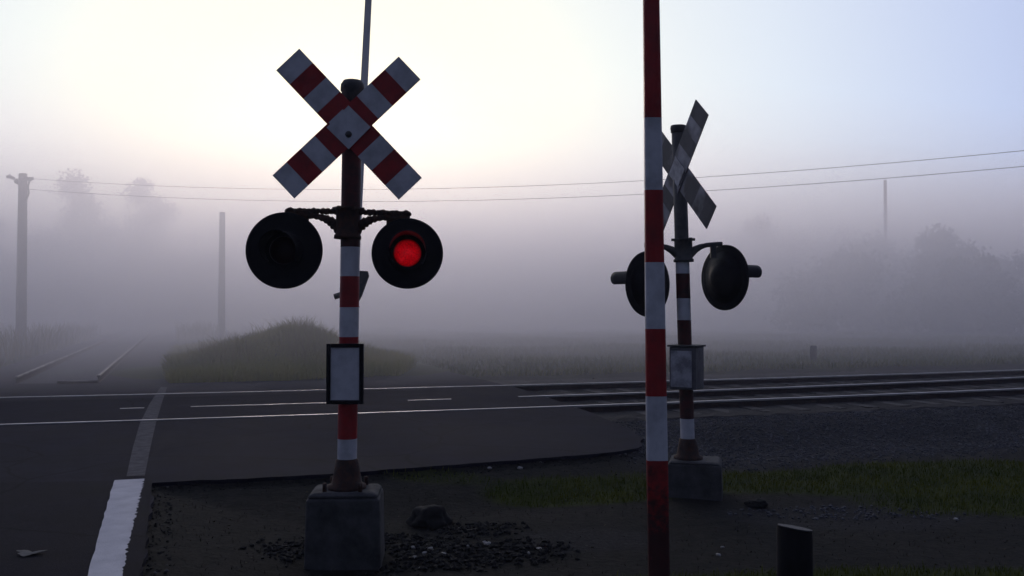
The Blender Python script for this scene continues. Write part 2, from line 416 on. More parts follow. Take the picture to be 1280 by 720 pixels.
def addpart(o, root):
    o.parent = root; o.matrix_parent_inverse = Matrix.Translation(-root.location); return o
for k, f in enumerate(curves):
    bm = bmesh.new()
    if k != 1:
        railprofile(bm, seg_pts(f, -40, 60), .026, .012, .135)
    else:
        xr = G(648, 499).x
        railprofile(bm, seg_pts(f, xr, 60), .026, .012, .135)
        for a_, c_ in ((-100, 45), (155, 200), (235, 425), (500, 560)):
            xa = (a_-640)/F*G(a_, 510).y; xc = (c_-640)/F*G(c_, 505).y
            railprofile(bm, seg_pts(f, xa, xc, .2), .022, .007, .06)
    addpart(obj('rail', bm, [STEEL, RUST]), track)
# sleepers under the rails where the road ends
for i in range(78):
    u = 4.6 + i*.62
    bm = bmesh.new(); q = T*u + TN*14.2
    if q.x < G(720, 505).x: continue
    M = Matrix.Translation((q.x, q.y, -.138)) @ Matrix.Rotation(ANG + random.gauss(0, .008), 4, 'Z')
    box(bm, (0, 0, 0), (.22, 5.6, .09), M)
    addpart(obj('sleeper', bm, TIE, bevel=.008), track)
# flangeway grooves beside the rails in the crossing
for k in (0, 2):
    bm = bmesh.new(); pts = seg_pts(curves[k], -30, .2 if k == 2 else 1.0)
    for i in range(len(pts)-1):
        vs = []
        for p, o in ((pts[i], .036), (pts[i+1], .036), (pts[i+1], .085), (pts[i], .085)):
            vs.append(bm.verts.new((p.x + .3*o, p.y + o, .003)))
        bm.faces.new(vs)
    addpart(obj('flangeway', bm, RUBBER), track)

siding = empty('siding_track', (*G(100, 460).to_2d(), 0), 'disused siding of two rails fading into fog at left, joined by a low end rail', 'railway track')
for a_, c_ in (((20, 480), (150, 420)), ((123, 478), (190, 416))):
    bm = bmesh.new(); p, q = G(*a_), G(*c_); v = (q-p).normalized()
    railprofile(bm, [(p+(q-p)*i/10).to_2d() for i in range(11)] + [(q+v*12).to_2d()], .028, .14, .16)
    bm.faces.new(bm.verts[:14]) if hasattr(bm.verts, 'ensure_lookup_table') and not bm.verts.ensure_lookup_table() else None
    addpart(obj('rail', bm, [RUST2, RUST]), siding)
tag(sheet('siding_bed', [G(24, 480).to_2d(), G(122, 479).to_2d(), G(190, 416).to_2d(), G(206, 403).to_2d(), G(186, 403).to_2d(), G(150, 420).to_2d()], .006, mat('pale_gravel_bed', (.040,.040,.046), .9, col2=(.022,.022,.026), scale=9, bump=.6)), kind='structure')
bm = bmesh.new(); p, q = G(72, 480), G(122, 479)
railprofile(bm, [p.to_2d(), q.to_2d()], .03, .06, .08)
addpart(obj('end_rail', bm, [RUST2, RUST]), siding)

# ------------------------------------------------------------ level crossing signals
def striped_pole(bm, zs, mis, r, lean, z0, flare=True):
    """zs: ring heights; each band its own paint"""
    M = Matrix.Translation((0, 0, z0)) @ Matrix.Shear('XY', 4, (lean, 0)) 
    prof, mi = [], []
    for i in range(len(zs)-1):
        prof.append((r, zs[i])); mi.append(mis[i])
        prof.append((r, zs[i+1]-.0005)); mi.append(mis[i])
    lathe(bm, prof, M, 28, mi[:len(prof)-1] )
def make_lamp(root, at, rot, lit, label, diam=.5, hood_len=.24, scale=1.0, lensr=.093, tilt=0, top_only=False):
    """part signal_lamp (the round backboard) > lens, hood, housing; local -Y is the way it shines"""
    M = Matrix.Translation(at) @ Matrix.Rotation(rot, 4, 'Z') @ Matrix.Rotation(tilt, 4, 'X')
    A = M @ Matrix.Rotation(R(90), 4, 'X')          # local +Z of lathes points to -Y
    r = diam/2
    bm = bmesh.new()
    lathe(bm, [(.09, -.02), (r-.012, -.012), (r, -.006), (r, .004), (r-.012, .010), (r-.03, .004), (lensr+.045, .002), (lensr+.03, .008), (lensr+.02, .02)], A, 64)
    bd = obj('signal_lamp', bm, BLACK, root); bd['label'] = label
    bm = bmesh.new()
    prof = [(lensr*math.cos(a), .012 + .045*math.sin(a)) for a in [R(x) for x in (0, 15, 30, 45, 60, 75, 87)]]
    lathe(bm, prof, A, 48)
    obj('lens', bm, LENS_ON if lit else LENS_OFF, bd)
    # hood: open tube, cut away below, sloping in at the mouth
    bm = bmesh.new(); nseg, nl = 40, 8; hr = lensr + .028
    for rr, flip in ((hr, 0), (hr-.004, 1)):
        g = []
        for j in range(nl+1):
            row = []
            for k in range(nseg+1):
                a = (R(180)*k/nseg) if top_only else (R(-38) + R(256)*k/nseg)
                s = math.sin(a)                         # +1 at the top
                ln = hood_len*(.78+.22*max(0,s)**.5) if top_only else hood_len * (0.30 + .70 * (max(0, (s+.62)/1.62))**.4)
                y = .004 + (ln - .004) * j/nl
                rad = rr * (1 - .04*j/nl)
                row.append(bm.verts.new(A @ Vector((rad*math.cos(a), rad*s, y))))
            g.append(row)
        for j in range(nl):
            for k in range(nseg):
                q = [g[j][k], g[j][k+1], g[j+1][k+1], g[j+1][k]]
                f = bm.faces.new(q if not flip else q[::-1]); f.smooth = True
        if not flip: outer = g
        else:
            for k in range(nseg): bm.faces.new((outer[nl][k], outer[nl][k+1], g[nl][k+1], g[nl][k]))
    obj('hood', bm, HOODM if lit else BLACK, bd)
    bm = bmesh.new()
    lathe(bm, [(.03, -.10), (.07, -.095), (.11, -.075), (.15, -.045), (r*.8, -.016)], A, 40)
    obj('housing', bm, BLACK, bd)
    return bd
LENS_OFF = mat('dark_red_lens', (.010,.001,.0015), .35, spec=.2)
LENS_ON = bpy.data.materials.new('lit_red_lens'); LENS_ON.use_nodes = True
n = LENS_ON.node_tree.nodes; l = LENS_ON.node_tree.links.new; b = n['Principled BSDF']
b.inputs['Base Color'].default_value = (.12,.002,.004, 1); b.inputs['Roughness'].default_value = .25; b.inputs['Specular IOR Level'].default_value = .25
b.inputs['Emission Color'].default_value = (1.0, .003, .012, 1)
lw = n.new('ShaderNodeTexCoord'); gr = n.new('ShaderNodeTexNoise'); gr.inputs['Scale'].default_value = 90; l(lw.outputs['Object'], gr.inputs['Vector'])
es = n.new('ShaderNodeMapRange'); es.inputs['From Min'].default_value = .3; es.inputs['From Max'].default_value = .7; es.inputs['To Min'].default_value = .06; es.inputs['To Max'].default_value = .30; l(gr.outputs['Fac'], es.inputs['Value'])
lf = n.new('ShaderNodeLayerWeight'); lf.inputs['Blend'].default_value = .5     # a lens beams forward: dimmer towards its rim
fo = n.new('ShaderNodeMapRange'); fo.inputs['From Min'].default_value = .02; fo.inputs['From Max'].default_value = .5; fo.inputs['To Min'].default_value = 1.3; fo.inputs['To Max'].default_value = .04; l(lf.outputs['Facing'], fo.inputs['Value'])
ml = n.new('ShaderNodeMath'); ml.operation = 'MULTIPLY'; l(es.outputs[0], ml.inputs[0]); l(fo.outputs[0], ml.inputs[1]); l(ml.outputs[0], b.inputs['Emission Strength'])
HOODM = mat('grey_black_hood', (.012,.013,.017), .40, col2=(.018,.02,.025), scale=10, bump=.1)

def blade(bm, length, width, ang, M, nst, y, thick=.006, mats_=(0, 1), ends=0):
    """striped board in the local XZ plane, centre on the origin, bands along its length"""
    Rm = M @ Matrix.Translation((0, y, 0)) @ Matrix.Rotation(ang, 4, 'Y')
    for i in range(nst):
        x0 = -length/2 + length*i/nst; x1 = x0 + length/nst
        box(bm, ((x0+x1)/2, 0, 0), (x1-x0, thick, width), Rm, mats_[i % 2])
def base_block(bm, w, d, h, M):
    m = Matrix(M)
    for (z0, z1, k0, k1) in ((-.25, h*.93, 1.06, 1.0), (h*.93, h, 1.0, .86)):
        vs = []
        for z, k in ((z0, k0), (z1, k1)):
            for sx, sy in ((-1,-1), (1,-1), (1,1), (-1,1)):
                vs.append(bm.verts.new(m @ Vector((sx*w/2*k, sy*d/2*k, z))))
        bm.faces.new(vs[0:4][::-1]); bm.faces.new(vs[4:8])
        for i in range(4):
            j = (i+1) % 4; bm.faces.new((vs[i], vs[j], vs[4+j], vs[4+i]))
def bracket(bm, half, droop, M, zc, lump=True):
    # cast cross arm with gusset and a cable strapped along it
    for s in (-1, 1):
        pts = [M @ Vector((s*x, 0, zc + z)) for x, z in ((.0, -.10), (.05, -.085), (.10, -.045), (.15, -.02), (.21, -.005), (.30, 0), (half, droop))]
        fine = []
        for i in range(len(pts)-1):
            for k in range(6): fine.append(pts[i].lerp(pts[i+1], k/6))
        fine.append(pts[-1])
        tube(bm, fine, .026, 10, rfun=lambda u: (1.9 - 1.1*min(1, u*1.7)) * (1 + (.16*math.sin(u*70) if lump else 0)))
        if lump: cab = [M @ Vector((s*(.06 + (half-.06)*i/60), .010*math.cos(i*.6), zc + .026 + droop*i/60 + .006*math.sin(i*1.15))) for i in range(61)]
        if lump: tube(bm, cab, .017, 7, rfun=lambda u: 1+.35*math.sin(u*47)*math.sin(u*19+1))
    lathe(bm, [(.088, zc-.15), (.088, zc-.13), (.078, zc-.12), (.078, zc+.03), (.09, zc+.04), (.09, zc+.055)], M, 24)
    for a in range(6):
        box(bm, (0.092*math.cos(a*1.047), .092*math.sin(a*1.047), zc+.045), (.022, .022, .022), M)

# --- the near signal
D1 = 5.76
def z1(py): return P(432, py, D1).z
base = P(432, 705, D1); gx, gy = base.x, base.y; gz0 = Hh(gx, gy)
sig = empty('crossing_signal', (gx, gy, gz0), 'striped crossing signal with one lamp glowing red, on a concrete block at left', 'railway signal', 'level crossing signals')
Mi = Matrix.Identity(4)
def loc(z): return z - gz0
bm = bmesh.new(); base_block(bm, .46, .36, loc(z1(610)), Matrix.Rotation(R(4), 4, 'Z'))
obj('concrete_base', bm, CONC, sig, bevel=.034)
LEAN = -(432-437.5)/ (610-100)         # to the right going up
lean = (5.5/F*D1) / (z1(100)-z1(610))
zs = [loc(z1(y)) for y in (612, 573, 548, 503, 458, 421, 384, 345.5, 309, 268, 190, 125)]
mi = [2, 0, 3, 0, 1, 0, 1, 0, 1, 1, 1]
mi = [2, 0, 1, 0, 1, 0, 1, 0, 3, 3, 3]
bm = bmesh.new(); pr = .0625
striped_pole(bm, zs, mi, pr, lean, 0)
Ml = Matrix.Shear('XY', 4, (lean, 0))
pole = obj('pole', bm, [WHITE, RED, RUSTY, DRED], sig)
bm = bmesh.new(); zb = loc(z1(610))
lathe(bm, [(.125, zb-.01), (.125, zb+.02), (.10, zb+.03), (.085, zb+.10), (.072, zb+.185), (.064, zb+.19)], Ml, 28)
for a in range(4): lathe(bm, [(.014, zb), (.014, zb+.05), (.008, zb+.055)], Matrix.Translation((.16*math.cos(a*1.57+.78), .16*math.sin(a*1.57+.78), 0)), 8)
obj('foot', bm, RUSTY, sig)
bm = bmesh.new(); zt = loc(z1(126))
lathe(bm, [(.064, zt-.01), (.070, zt), (.070, zt+.055), (.078, zt+.065), (.076, zt+.105), (.060, zt+.130), (.02, zt+.138)], Ml, 28)
obj('cap', bm, DGREY, sig)
# crossbuck
zc = loc(z1(159)); xc = (436.5-432)/F*D1
Mx = Matrix.Translation((xc, -.075, zc))
bl, bw = 112*2/F*D1, 39.5/F*D1
a1_ = math.atan2(82, 76.5); a2_ = math.atan2(77, 78)
bm = bmesh.new()
a_ld = math.atan2(159-80, 436.5-360.5)    # upper left blade
a_ru = math.atan2(159-90, 512-436.5)
def tips(name, p0, p1, y, k, side):
    A_, B_ = Vector(((p0[0]-432)/F*D1, 0, z1(p0[1])-gz0)), Vector(((p1[0]-432)/F*D1, 0, z1(p1[1])-gz0))
    mid = (A_+B_)/2; d_ = B_-A_; ang = -math.atan2(d_.z, d_.x)
    bm = bmesh.new()
    M = Matrix.Translation((mid.x, y, mid.z))
    blade(bm, d_.length, bw, ang, M, k, 0)
    return obj(name, bm, [WHITE, RED], sig, bevel=.0015)
tips('crossbuck_blade', (360.5, 78.5), (513, 238), -.078, 9, 0)
tips('crossbuck_blade', (356.5, 236), (512, 89.5), -.088, 9, 0)
bm = bmesh.new()
M = Matrix.Translation(((437-432)/F*D1, -.096, loc(z1(163))))
blade(bm, .20, .20, R(44.5), M, 1, 0, .005)
cp = obj('centre_plate', bm, [WHITE, RED], sig, bevel=.0015)
for dz in (-.045,):
    bm = bmesh.new(); lathe(bm, [(.022, 0), (.020, .006), (.010, .010), (.006, .016)], Matrix.Translation(((437-432)/F*D1, -.0985, loc(z1(163))+dz)) @ Matrix.Rotation(R(90), 4, 'X'), 12)
    obj('bolt', bm, DGREY, cp)
bm = bmesh.new(); box(bm, ((436-432)/F*D1, -.04, zc), (.10, .07, .05)); box(bm, ((436-432)/F*D1, -.069, zc), (.05, .008, .30))
obj('clamp', bm, DGREY, sig)
bm = bmesh.new(); Mb = Matrix.Translation(((433.5-432)/F*D1, 0, 0)) @ Matrix.Rotation(R(2.2), 4, 'Y')
bracket(bm, .40, .0, Matrix.Translation(((433.5-432)/F*D1, 0, 0)) @ Matrix.Translation((0, 0, loc(z1(270)))) @ Matrix.Rotation(R(1.4), 4, 'Y'), 0)
obj('lamp_bracket', bm, RUSTY, sig)
for px, py, dia, lit, lb, ro, ti in ((355, 313.5, 97, False, 'unlit lamp with black round backboard', R(1), 0), (508.5, 317, 90, True, 'lit red lamp with black round backboard', R(7), R(-4))):
    at = Vector(((px-432)/F*D1, -.03, loc(z1(py))))
    make_lamp(sig, at, ro, lit, lb, dia/F*D1*.985, tilt=ti)
for px in (378, 486):
    bm = bmesh.new(); x = (px-432)/F*D1; box(bm, (x, .02, loc(z1(280))), (.05, .03, .14)); obj('hanger', bm, RUSTY, sig)
zsn = loc(z1(466)); xsn = (433.5-432)/F*D1
bm = bmesh.new(); hw, hh = 22.5/F*D1, 37/F*D1
box(bm, (xsn, -.085, zsn), (hw*2-.03, .012, hh*2-.03))
sb = obj('sign_board', bm, WHITE, sig, bevel=.002)
bm = bmesh.new()
for sx in (-1, 1): box(bm, (xsn+sx*(hw-.012), -.085, zsn), (.026, .034, hh*2))
for sz in (-1, 1): box(bm, (xsn, -.085, zsn+sz*(hh-.012)), (hw*2-.053, .033, .026))
obj('frame', bm, BLACK, sb, bevel=.003)
for sz in (-.1, .1):
    bm = bmesh.new(); box(bm, (xsn, -.05, zsn+sz), (.14, .055, .03)); obj('clamp', bm, DGREY, sig)

# --- the second signal, seen from behind
D2 = 7.75
def z2(py): return P(860, py, D2).z
base2 = P(869, 618, D2); g2z = Hh(base2.x, base2.y)
sig2 = empty('crossing_signal', (base2.x, base2.y, g2z), 'crossing signal seen from behind, grey crossbuck and unlit lamps, just right of striped boom', 'railway signal', 'level crossing signals')
def l2(y): return z2(y) - g2z
def x2(px): return (px-869)/F*D2
bm = bmesh.new(); base_block(bm, .45, .42, l2(573), Matrix.Rotation(R(-14), 4, 'Z'))
obj('concrete_base', bm, CONC, sig2, bevel=.02)
lean2 = x2(850) - x2(860.5); lean2 /= (l2(165)-l2(573))
M2 = Matrix.Translation((x2(860.5) - lean2*l2(573), 0, 0)) @ Matrix.Shear('XY', 4, (lean2, 0))
zs = [l2(y) for y in (574, 548, 523, 488, 433, 400, 373, 342, 315, 165)]
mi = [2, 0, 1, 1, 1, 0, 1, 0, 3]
bm = bmesh.new(); prof, mm = [], []
for i in range(len(zs)-1):
    prof += [(.0605, zs[i]), (.0605, zs[i+1]-.0005)]; mm += [mi[i], mi[i]]
lathe(bm, prof, M2, 28, mm[:len(prof)-1])
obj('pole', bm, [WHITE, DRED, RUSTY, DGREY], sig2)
bm = bmesh.new(); zt = l2(165)
lathe(bm, [(.061, zt-.01), (.068, zt), (.068, zt+.02), (.072, zt+.03), (.066, zt+.055), (.03, zt+.062)], M2, 24)
obj('cap', bm, DGREY, sig2)
bm = bmesh.new(); zb = l2(573)
lathe(bm, [(.125, zb-.01), (.125, zb+.02), (.10, zb+.03), (.085, zb+.10), (.072, zb+.17), (.062, zb+.175)], M2, 24)
obj('foot', bm, RUSTY, sig2)
# crossbuck turned 62 degrees, right side nearer, its painted face away from us
ROT = R(-70)
xc2, zc2 = x2(849)-.012, l2(216)
Mc = Matrix.Translation((xc2+.005, -.065, zc2)) @ Matrix.Rotation(R(-4), 4, 'Y') @ Matrix.Rotation(ROT, 4, 'Z')
BL = 1.29; BWd = .235
def blade2(ang, y):
    bm = bmesh.new(); Rm = Mc @ Matrix.Translation((0, y, 0)) @ Matrix.Rotation(ang, 4, 'Y')
    for i in range(9):                                                  # back sheet with its patched plates
        x0 = -BL*.5 + BL*i/9; box(bm, (x0+BL/18, 0, 0), (BL/9, .006, BWd), Rm, 0 if i % 2 else 3)
    for i in range(9):
        x0 = -BL*.5 + BL*i/9; box(bm, (x0+BL/18, .0045, 0), (BL/9, .003, BWd-.001), Rm, 1 + i % 2)
    return obj('crossbuck_blade', bm, [BACKP, WHITE, RED, BACKD], sig2)
BACKP = bpy.data.materials.new('streaked_sign_back'); BACKP.use_nodes = True
n = BACKP.node_tree.nodes; l = BACKP.node_tree.links.new; b = n['Principled BSDF']; b.inputs['Roughness'].default_value = .55
t = n.new('ShaderNodeTexCoord'); q = n.new('ShaderNodeTexNoise'); q.inputs['Scale'].default_value = 5.5; q.inputs['Detail'].default_value = 2; l(t.outputs['Object'], q.inputs['Vector'])
r_ = n.new('ShaderNodeValToRGB'); l(q.outputs['Fac'], r_.inputs[0]); r_.color_ramp.elements[0].position = .38; r_.color_ramp.elements[0].color = (.035,.033,.036,1); r_.color_ramp.elements[1].position = .68; r_.color_ramp.elements[1].color = (.34,.34,.37,1); l(r_.outputs[0], b.inputs['Base Color'])
BACKD = mat('dark_sign_back', (.045,.043,.047), .6, col2=(.10,.098,.105), scale=6, lo=.45, hi=.75)
blade2(R(45), .0); blade2(R(-45), -.010)
bm = bmesh.new(); box(bm, (0, 0, 0), (.19, .004, .19), Mc @ Matrix.Translation((0, -.0165, 0)) @ Matrix.Rotation(R(45), 4, 'Y'))
obj('centre_plate', bm, BACKW, sig2)
bm = bmesh.new(); bracket(bm, .34, .0, Matrix.Translation((x2(855.5), 0, l2(306))) @ Matrix.Rotation(R(-1), 4, 'Y'), 0, lump=False)
obj('lamp_bracket', bm, DGREY, sig2)
for px, py, ro in ((907, 347, R(180-59)), (811, 355, R(180+40))):
    make_lamp(sig2, Vector((x2(px), 0.0, l2(py))), ro, False, 'unlit lamp turned away with its hood sticking out', 82/F*D2, hood_len=.375, lensr=.095, top_only=True)
for px in (893, 823):
    bm = bmesh.new(); box(bm, (x2(px), .0, l2(314)), (.05, .04, .12)); obj('hanger', bm, DGREY, sig2)
# relay box
bm = bmesh.new(); xb = x2(858.5); zb = l2(459.5); bwid, bh = 39/F*D2*.8, 52/F*D2
Mr = Matrix.Translation((xb, -.02, zb)) @ Matrix.Rotation(R(-32), 4, 'Z')
box(bm, (0, 0, 0), (.24, .20, bh), Mr)
rb = obj('relay_box', bm, GREYM, sig2, bevel=.006)
bm = bmesh.new(); box(bm, (0, 0, bh/2+.01), (.27, .23, .016), Mr)
obj('lid', bm, DGREY, rb, bevel=.003)
bm = bmesh.new(); box(bm, (-.01, -.104, -.005), (.19, .008, bh*.86), Mr); box(bm, (.07, -.112, 0), (.015, .014, .07), Mr)
obj('door', bm, BACKW, rb, bevel=.002)

# ------------------------------------------------------------ boom barriers
D3 = 4.3
def foot_vignette(m, top):
    # vignette painted into the colour: darker towards the foot, ragged upper edge
    m = m.copy(); m.name = 'vignetted_paint'; n = m.node_tree.nodes; l = m.node_tree.links.new; b = n['Principled BSDF']; t = n['Texture Coordinate']
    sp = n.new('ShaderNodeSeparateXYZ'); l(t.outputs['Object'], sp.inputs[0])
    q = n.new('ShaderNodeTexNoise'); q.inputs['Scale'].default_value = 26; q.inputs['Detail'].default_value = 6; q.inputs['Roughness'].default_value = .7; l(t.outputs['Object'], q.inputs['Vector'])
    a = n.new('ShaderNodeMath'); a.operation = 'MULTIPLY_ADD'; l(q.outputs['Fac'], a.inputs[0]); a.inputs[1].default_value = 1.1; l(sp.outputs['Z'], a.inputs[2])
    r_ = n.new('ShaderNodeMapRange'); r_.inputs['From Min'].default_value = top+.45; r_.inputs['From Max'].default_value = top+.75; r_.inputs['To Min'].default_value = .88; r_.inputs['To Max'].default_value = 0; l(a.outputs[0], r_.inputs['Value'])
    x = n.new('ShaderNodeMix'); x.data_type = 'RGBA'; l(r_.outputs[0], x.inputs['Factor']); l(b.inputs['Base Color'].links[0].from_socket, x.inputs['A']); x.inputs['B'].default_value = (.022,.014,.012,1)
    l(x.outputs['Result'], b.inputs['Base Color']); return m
def barrier_near():
    g = P(822, 720, D3); z0 = Hh(g.x, g.y)
    root = empty('boom_barrier', (g.x+.02, g.y+.0, z0), 'tall red and white striped boom standing raised at right, nearest the camera', 'barrier', 'raised boom barriers')
    def lx(px): return (px-640)/F*D3 - root.location.x
    def lz(py): return P(820, py, D3).z - z0
    ys_ = [880, 575, 495, 411, 328, 238, 148, -28, -116, -204, -292]
    bm = bmesh.new(); D = .028
    def at(py):
        u = (py)/720; 
        cx = 815.2 + (821.8-815.2)*u if py < 560 else 820.3 + (py-560)*.02
        w = 20.5 + 6.2*min(1, max(-.4, py/560))
        return lx(cx), w/F*D3/2
    for i in range(len(ys_)-1):
        z_a, z_b = lz(ys_[i]), lz(ys_[i+1])
        if i == 0: z_a = .02
        ya_ = ys_[i] if i else 720
        xa, wa = at(ya_); xb_, wb = at(ys_[i+1]); m_ = 1 if i % 2 == 0 else 0
        vs = []
        for (xx, ww, zz) in ((xa, wa, z_a), (xb_, wb, z_b-.0004)):
            for k in range(16):      # rounded flat section
                a = 2*math.pi*k/16; cx_ = math.copysign(abs(math.cos(a))**.5, math.cos(a)); sy_ = math.copysign(abs(math.sin(a))**.5, math.sin(a))
                vs.append(bm.verts.new((xx+ww*cx_, D*sy_, zz)))
        for k in range(16):
            f = bm.faces.new((vs[k], vs[(k+1)%16], vs[16+(k+1)%16], vs[16+k])); f.material_index = m_
        bm.faces.new(vs[16:]).material_index = m_; bm.faces.new(vs[:16][::-1]).material_index = m_
    obj('boom', bm, [WHITE, foot_vignette(RED, .72)], root)
    bm = bmesh.new(); box(bm, (0, 0, .012), (.30, .26, .03))
    for sx in (-1, 1): box(bm, (sx*.075, 0, .11), (.02, .16, .19))
    obj('pivot_bracket', bm, DGREY, root, bevel=.006)
    bm = bmesh.new(); lathe(bm, [(.02, -.1), (.02, .1)], Matrix.Translation((0, 0, .15)) @ Matrix.Rotation(R(90), 4, 'Y'), 12)
    obj('pivot_pin', bm, GREYM, root)
barrier_near()
def barrier_far():
    D = 15.5
    g = P(434, 480, D); z0 = Hh(g.x, g.y)
    root = empty('boom_barrier', (g.x, g.y, z0), 'thin pale raised boom rising behind the lit crossing signal, across the tracks', 'barrier', 'raised boom barriers')
    def lx(px): return (px-640)/F*D - g.x
    def lz(py): return P(440, py, D).z - z0
    bm = bmesh.new()
    A_ = Vector((lx(440.5), 0, lz(400))); B_ = Vector((lx(463.5), 0, lz(-90)))
    n_ = 15
    for i in range(n_):
        p, q = A_.lerp(B_, i/n_), A_.lerp(B_, (i+1)/n_-.0004); w0, w1 = .078 - .028*i/n_, .078 - .028*(i+1)/n_
        vs = [bm.verts.new((c.x+sx*w, sy*.03, c.z)) for c, w in ((p, w0), (q, w1)) for sx, sy in ((-1,-1),(1,-1),(1,1),(-1,1))]
        for f in ((0,1,5,4),(1,2,6,5),(2,3,7,6),(3,0,4,7),(4,5,6,7),(3,2,1,0)): bm.faces.new([vs[k] for k in f]).material_index = 0
    obj('boom', bm, BOOMG, root, bevel=.004)
    bm = bmesh.new()      # counterweight plate beside the pivot
    pl = [(441, 338), (459.5, 339), (461, 345), (452, 370), (447, 379), (449, 384), (441, 385)]
    f0 = [bm.verts.new((lx(a_), -.03, lz(c_))) for a_, c_ in pl]; f1 = [bm.verts.new((lx(a_), .05, lz(c_))) for a_, c_ in pl]
    bm.faces.new(f0); bm.faces.new(f1[::-1])
    for i in range(len(pl)): j = (i+1) % len(pl); bm.faces.new((f0[j], f0[i], f1[i], f1[j]))
    bmesh.ops.recalc_face_normals(bm, faces=bm.faces)
    obj('counterweight', bm, DGREY, root)
    bm = bmesh.new()
    tube(bm, [(lx(434), 0, lz(366)), (lx(418), 0, lz(371))], .05, 10)
    obj('arm', bm, DGREY, root)
    bm = bmesh.new(); zt = lz(366)
    lathe(bm, [(.16, -.05), (.16, .03), (.09, .05), (.085, zt-.25), (.13, zt-.22), (.13, zt+.1), (.10, zt+.14)], Matrix.Translation((lx(434), .0, 0)), 20)
    obj('post', bm, DGREY, root)
BOOMG = mat('greyed_white_boom', (.68,.68,.66), .55, col2=(.5,.5,.5), scale=1.2, bump=.1)
barrier_far()

# ------------------------------------------------------------ poles and wires
def util_pole(px, top, D, wpx, label, arm=False, z0=None, group='wooden poles in the fog'):
    g = P(px, 400, D); z0 = Hh(g.x, g.y); h = P(px, top, D).z - z0; r = wpx/F*D/2
    root = empty('utility_pole', (g.x, g.y, z0), label, 'pole', group)
    bm = bmesh.new(); lathe(bm, [(r*1.12, -.2), (r*1.05, h*.3), (r*.95, h*.7), (r*.86, h-.03), (r*.8, h)], None, 18); obj('shaft', bm, WOOD, root)
    if arm:
        k = D/F
        bm = bmesh.new()
        tube(bm, [(-20*k, 0, h-4*k), (-15*k, 0, h-4.5*k), (-11*k, 0, h-6.5*k)], .055, 8); tube(bm, [(-9*k, 0, h-9*k), (-3*k, 0, h-12*k)], .09, 8)
        tube(bm, [(0, -.1, h-7*k), (12*k, -.1, h-7.5*k)], .075, 8)
        obj('cross_arm', bm, DGREY, root)
        bm = bmesh.new()
        for x, z in ((-17, -3), (12, -6)):
            bm = bmesh.new(); lathe(bm, [(.035, 0), (.06, .03), (.035, .06), (.05, .08), (.03, .11)], Matrix.Translation((x*k, 0, h+(z-2)*k)), 12); obj('insulator', bm, BACKW, root)
        bm = bmesh.new(); tube(bm, [(11*k, -.1, h-7*k), (9*k, -.12, h-16*k), (10*k, -.12, h-26*k), (6*k, -.1, h-34*k)], .03, 6)
        obj('hanging_cable', bm, DGREY, root)
    return root
util_pole(26.5, 217, 30, 11.5, 'wooden utility pole with short cross arms at the left edge beyond the tracks', True)
util_pole(277, 265, 38, 8, 'plain wooden pole without arms standing in fog above the weedy mound')
util_pole(1108, 225, 58, 4.5, 'faint slender pole rising out of the fog at far right')
util_pole(243, 288, 62, 2.6, 'thinnest faint pole in the fog left of the plain wooden pole')
util_pole(1500, 120, 21, 14, 'utility pole right of the tracks carrying the overhead wires')
A_ = P(26, 222, 30); B_ = P(1500, 165, 21)
def wire(pp, label, end):
    x = np.array([p[0] for p in pp]); y = np.array([p[1] for p in pp]); c = np.polyfit(x, y, 2 if len(pp) == 3 else 3)
    bm = bmesh.new(); pts = []
    for i in range(90):
        px = 27 + (end-27)*i/89; r = ray(px, 300); k = r.x/r.y
        # plan line A-B meets the ray x = k*y
        dxx, dyy = B_.x-A_.x, B_.y-A_.y; tt = (k*A_.y - A_.x)/(dxx - k*dyy)
        pts.append(P(px, float(np.polyval(c, px)), A_.y + tt*dyy))
    tube(bm, pts, .0075, 5)
    tag(obj('overhead_wire', bm, RUBBER), label, 'wire', 'overhead wires')
wire([(27, 222.5), (320, 235.5), (620, 234.5), (900, 219.6), (1280, 188.3)], 'upper of the two dark overhead wires sagging across the sky', 1500)
wire([(27, 236), (320, 250), (620, 250.5), (900, 237), (1280, 208)], 'lower of the two dark overhead wires sagging across the sky', 1500)

g = P(1017, 447, 24); bm = bmesh.new(); z0 = Hh(g.x, g.y)
lathe(bm, [(.09, 0), (.09, .42), (.07, .45)], None, 14)
o = tag(obj('marker_post', bm, DGREY), 'short faint marker post in the grass beyond the rails', 'post'); o.location = (g.x, g.y, z0)

# ------------------------------------------------------------ small things on the verge
def rock(name, px, py, size, label, cat, m=STONE, seed=1, sink=.3, sub=4, rough=.3):
    g = G(px, py, -.2); z0 = Hh(g.x, g.y)
    bm = bmesh.new(); bmesh.ops.create_icosphere(bm, subdivisions=sub, radius=1)
    for v in bm.verts:
        d_ = 1 + rough*noise.noise(v.co*1.6 + Vector((seed*7.1, seed, 0))) + rough*.5*noise.noise(v.co*4 + Vector((seed, 3, 1)))
        v.co = Vector((v.co.x*size[0]*d_, v.co.y*size[1]*d_, v.co.z*size[2]*d_))
    o = obj(name, bm, m, smooth=True); o.location = (g.x, g.y, z0 + size[2]*(1-2*sink)*.5); o.rotation_euler.z = seed
    return tag(o, label, cat)
rock('boulder', 538, 655, (.17, .15, .115), 'rounded dark boulder in the litter right of the left concrete block', 'rock', seed=2)
rock('stone', 946, 634, (.085, .07, .05), 'small dark stone on the grass right of the second signal base', 'rock', seed=3)
rock('pebble', 898, 693, (.022, .018, .011), 'pale pebble on the soil just right of the near boom', 'pebble', PALE, 5, sub=2)
rock('pebble', 903, 683, (.014, .012, .009), 'tiny pale pebble behind the larger one right of the near boom', 'pebble', PALE, 6, sub=2)
rock('pebble', 1195, 647, (.022, .018, .012), 'lone pale pebble on the grass at far right', 'pebble', PALE, 8, sub=2)
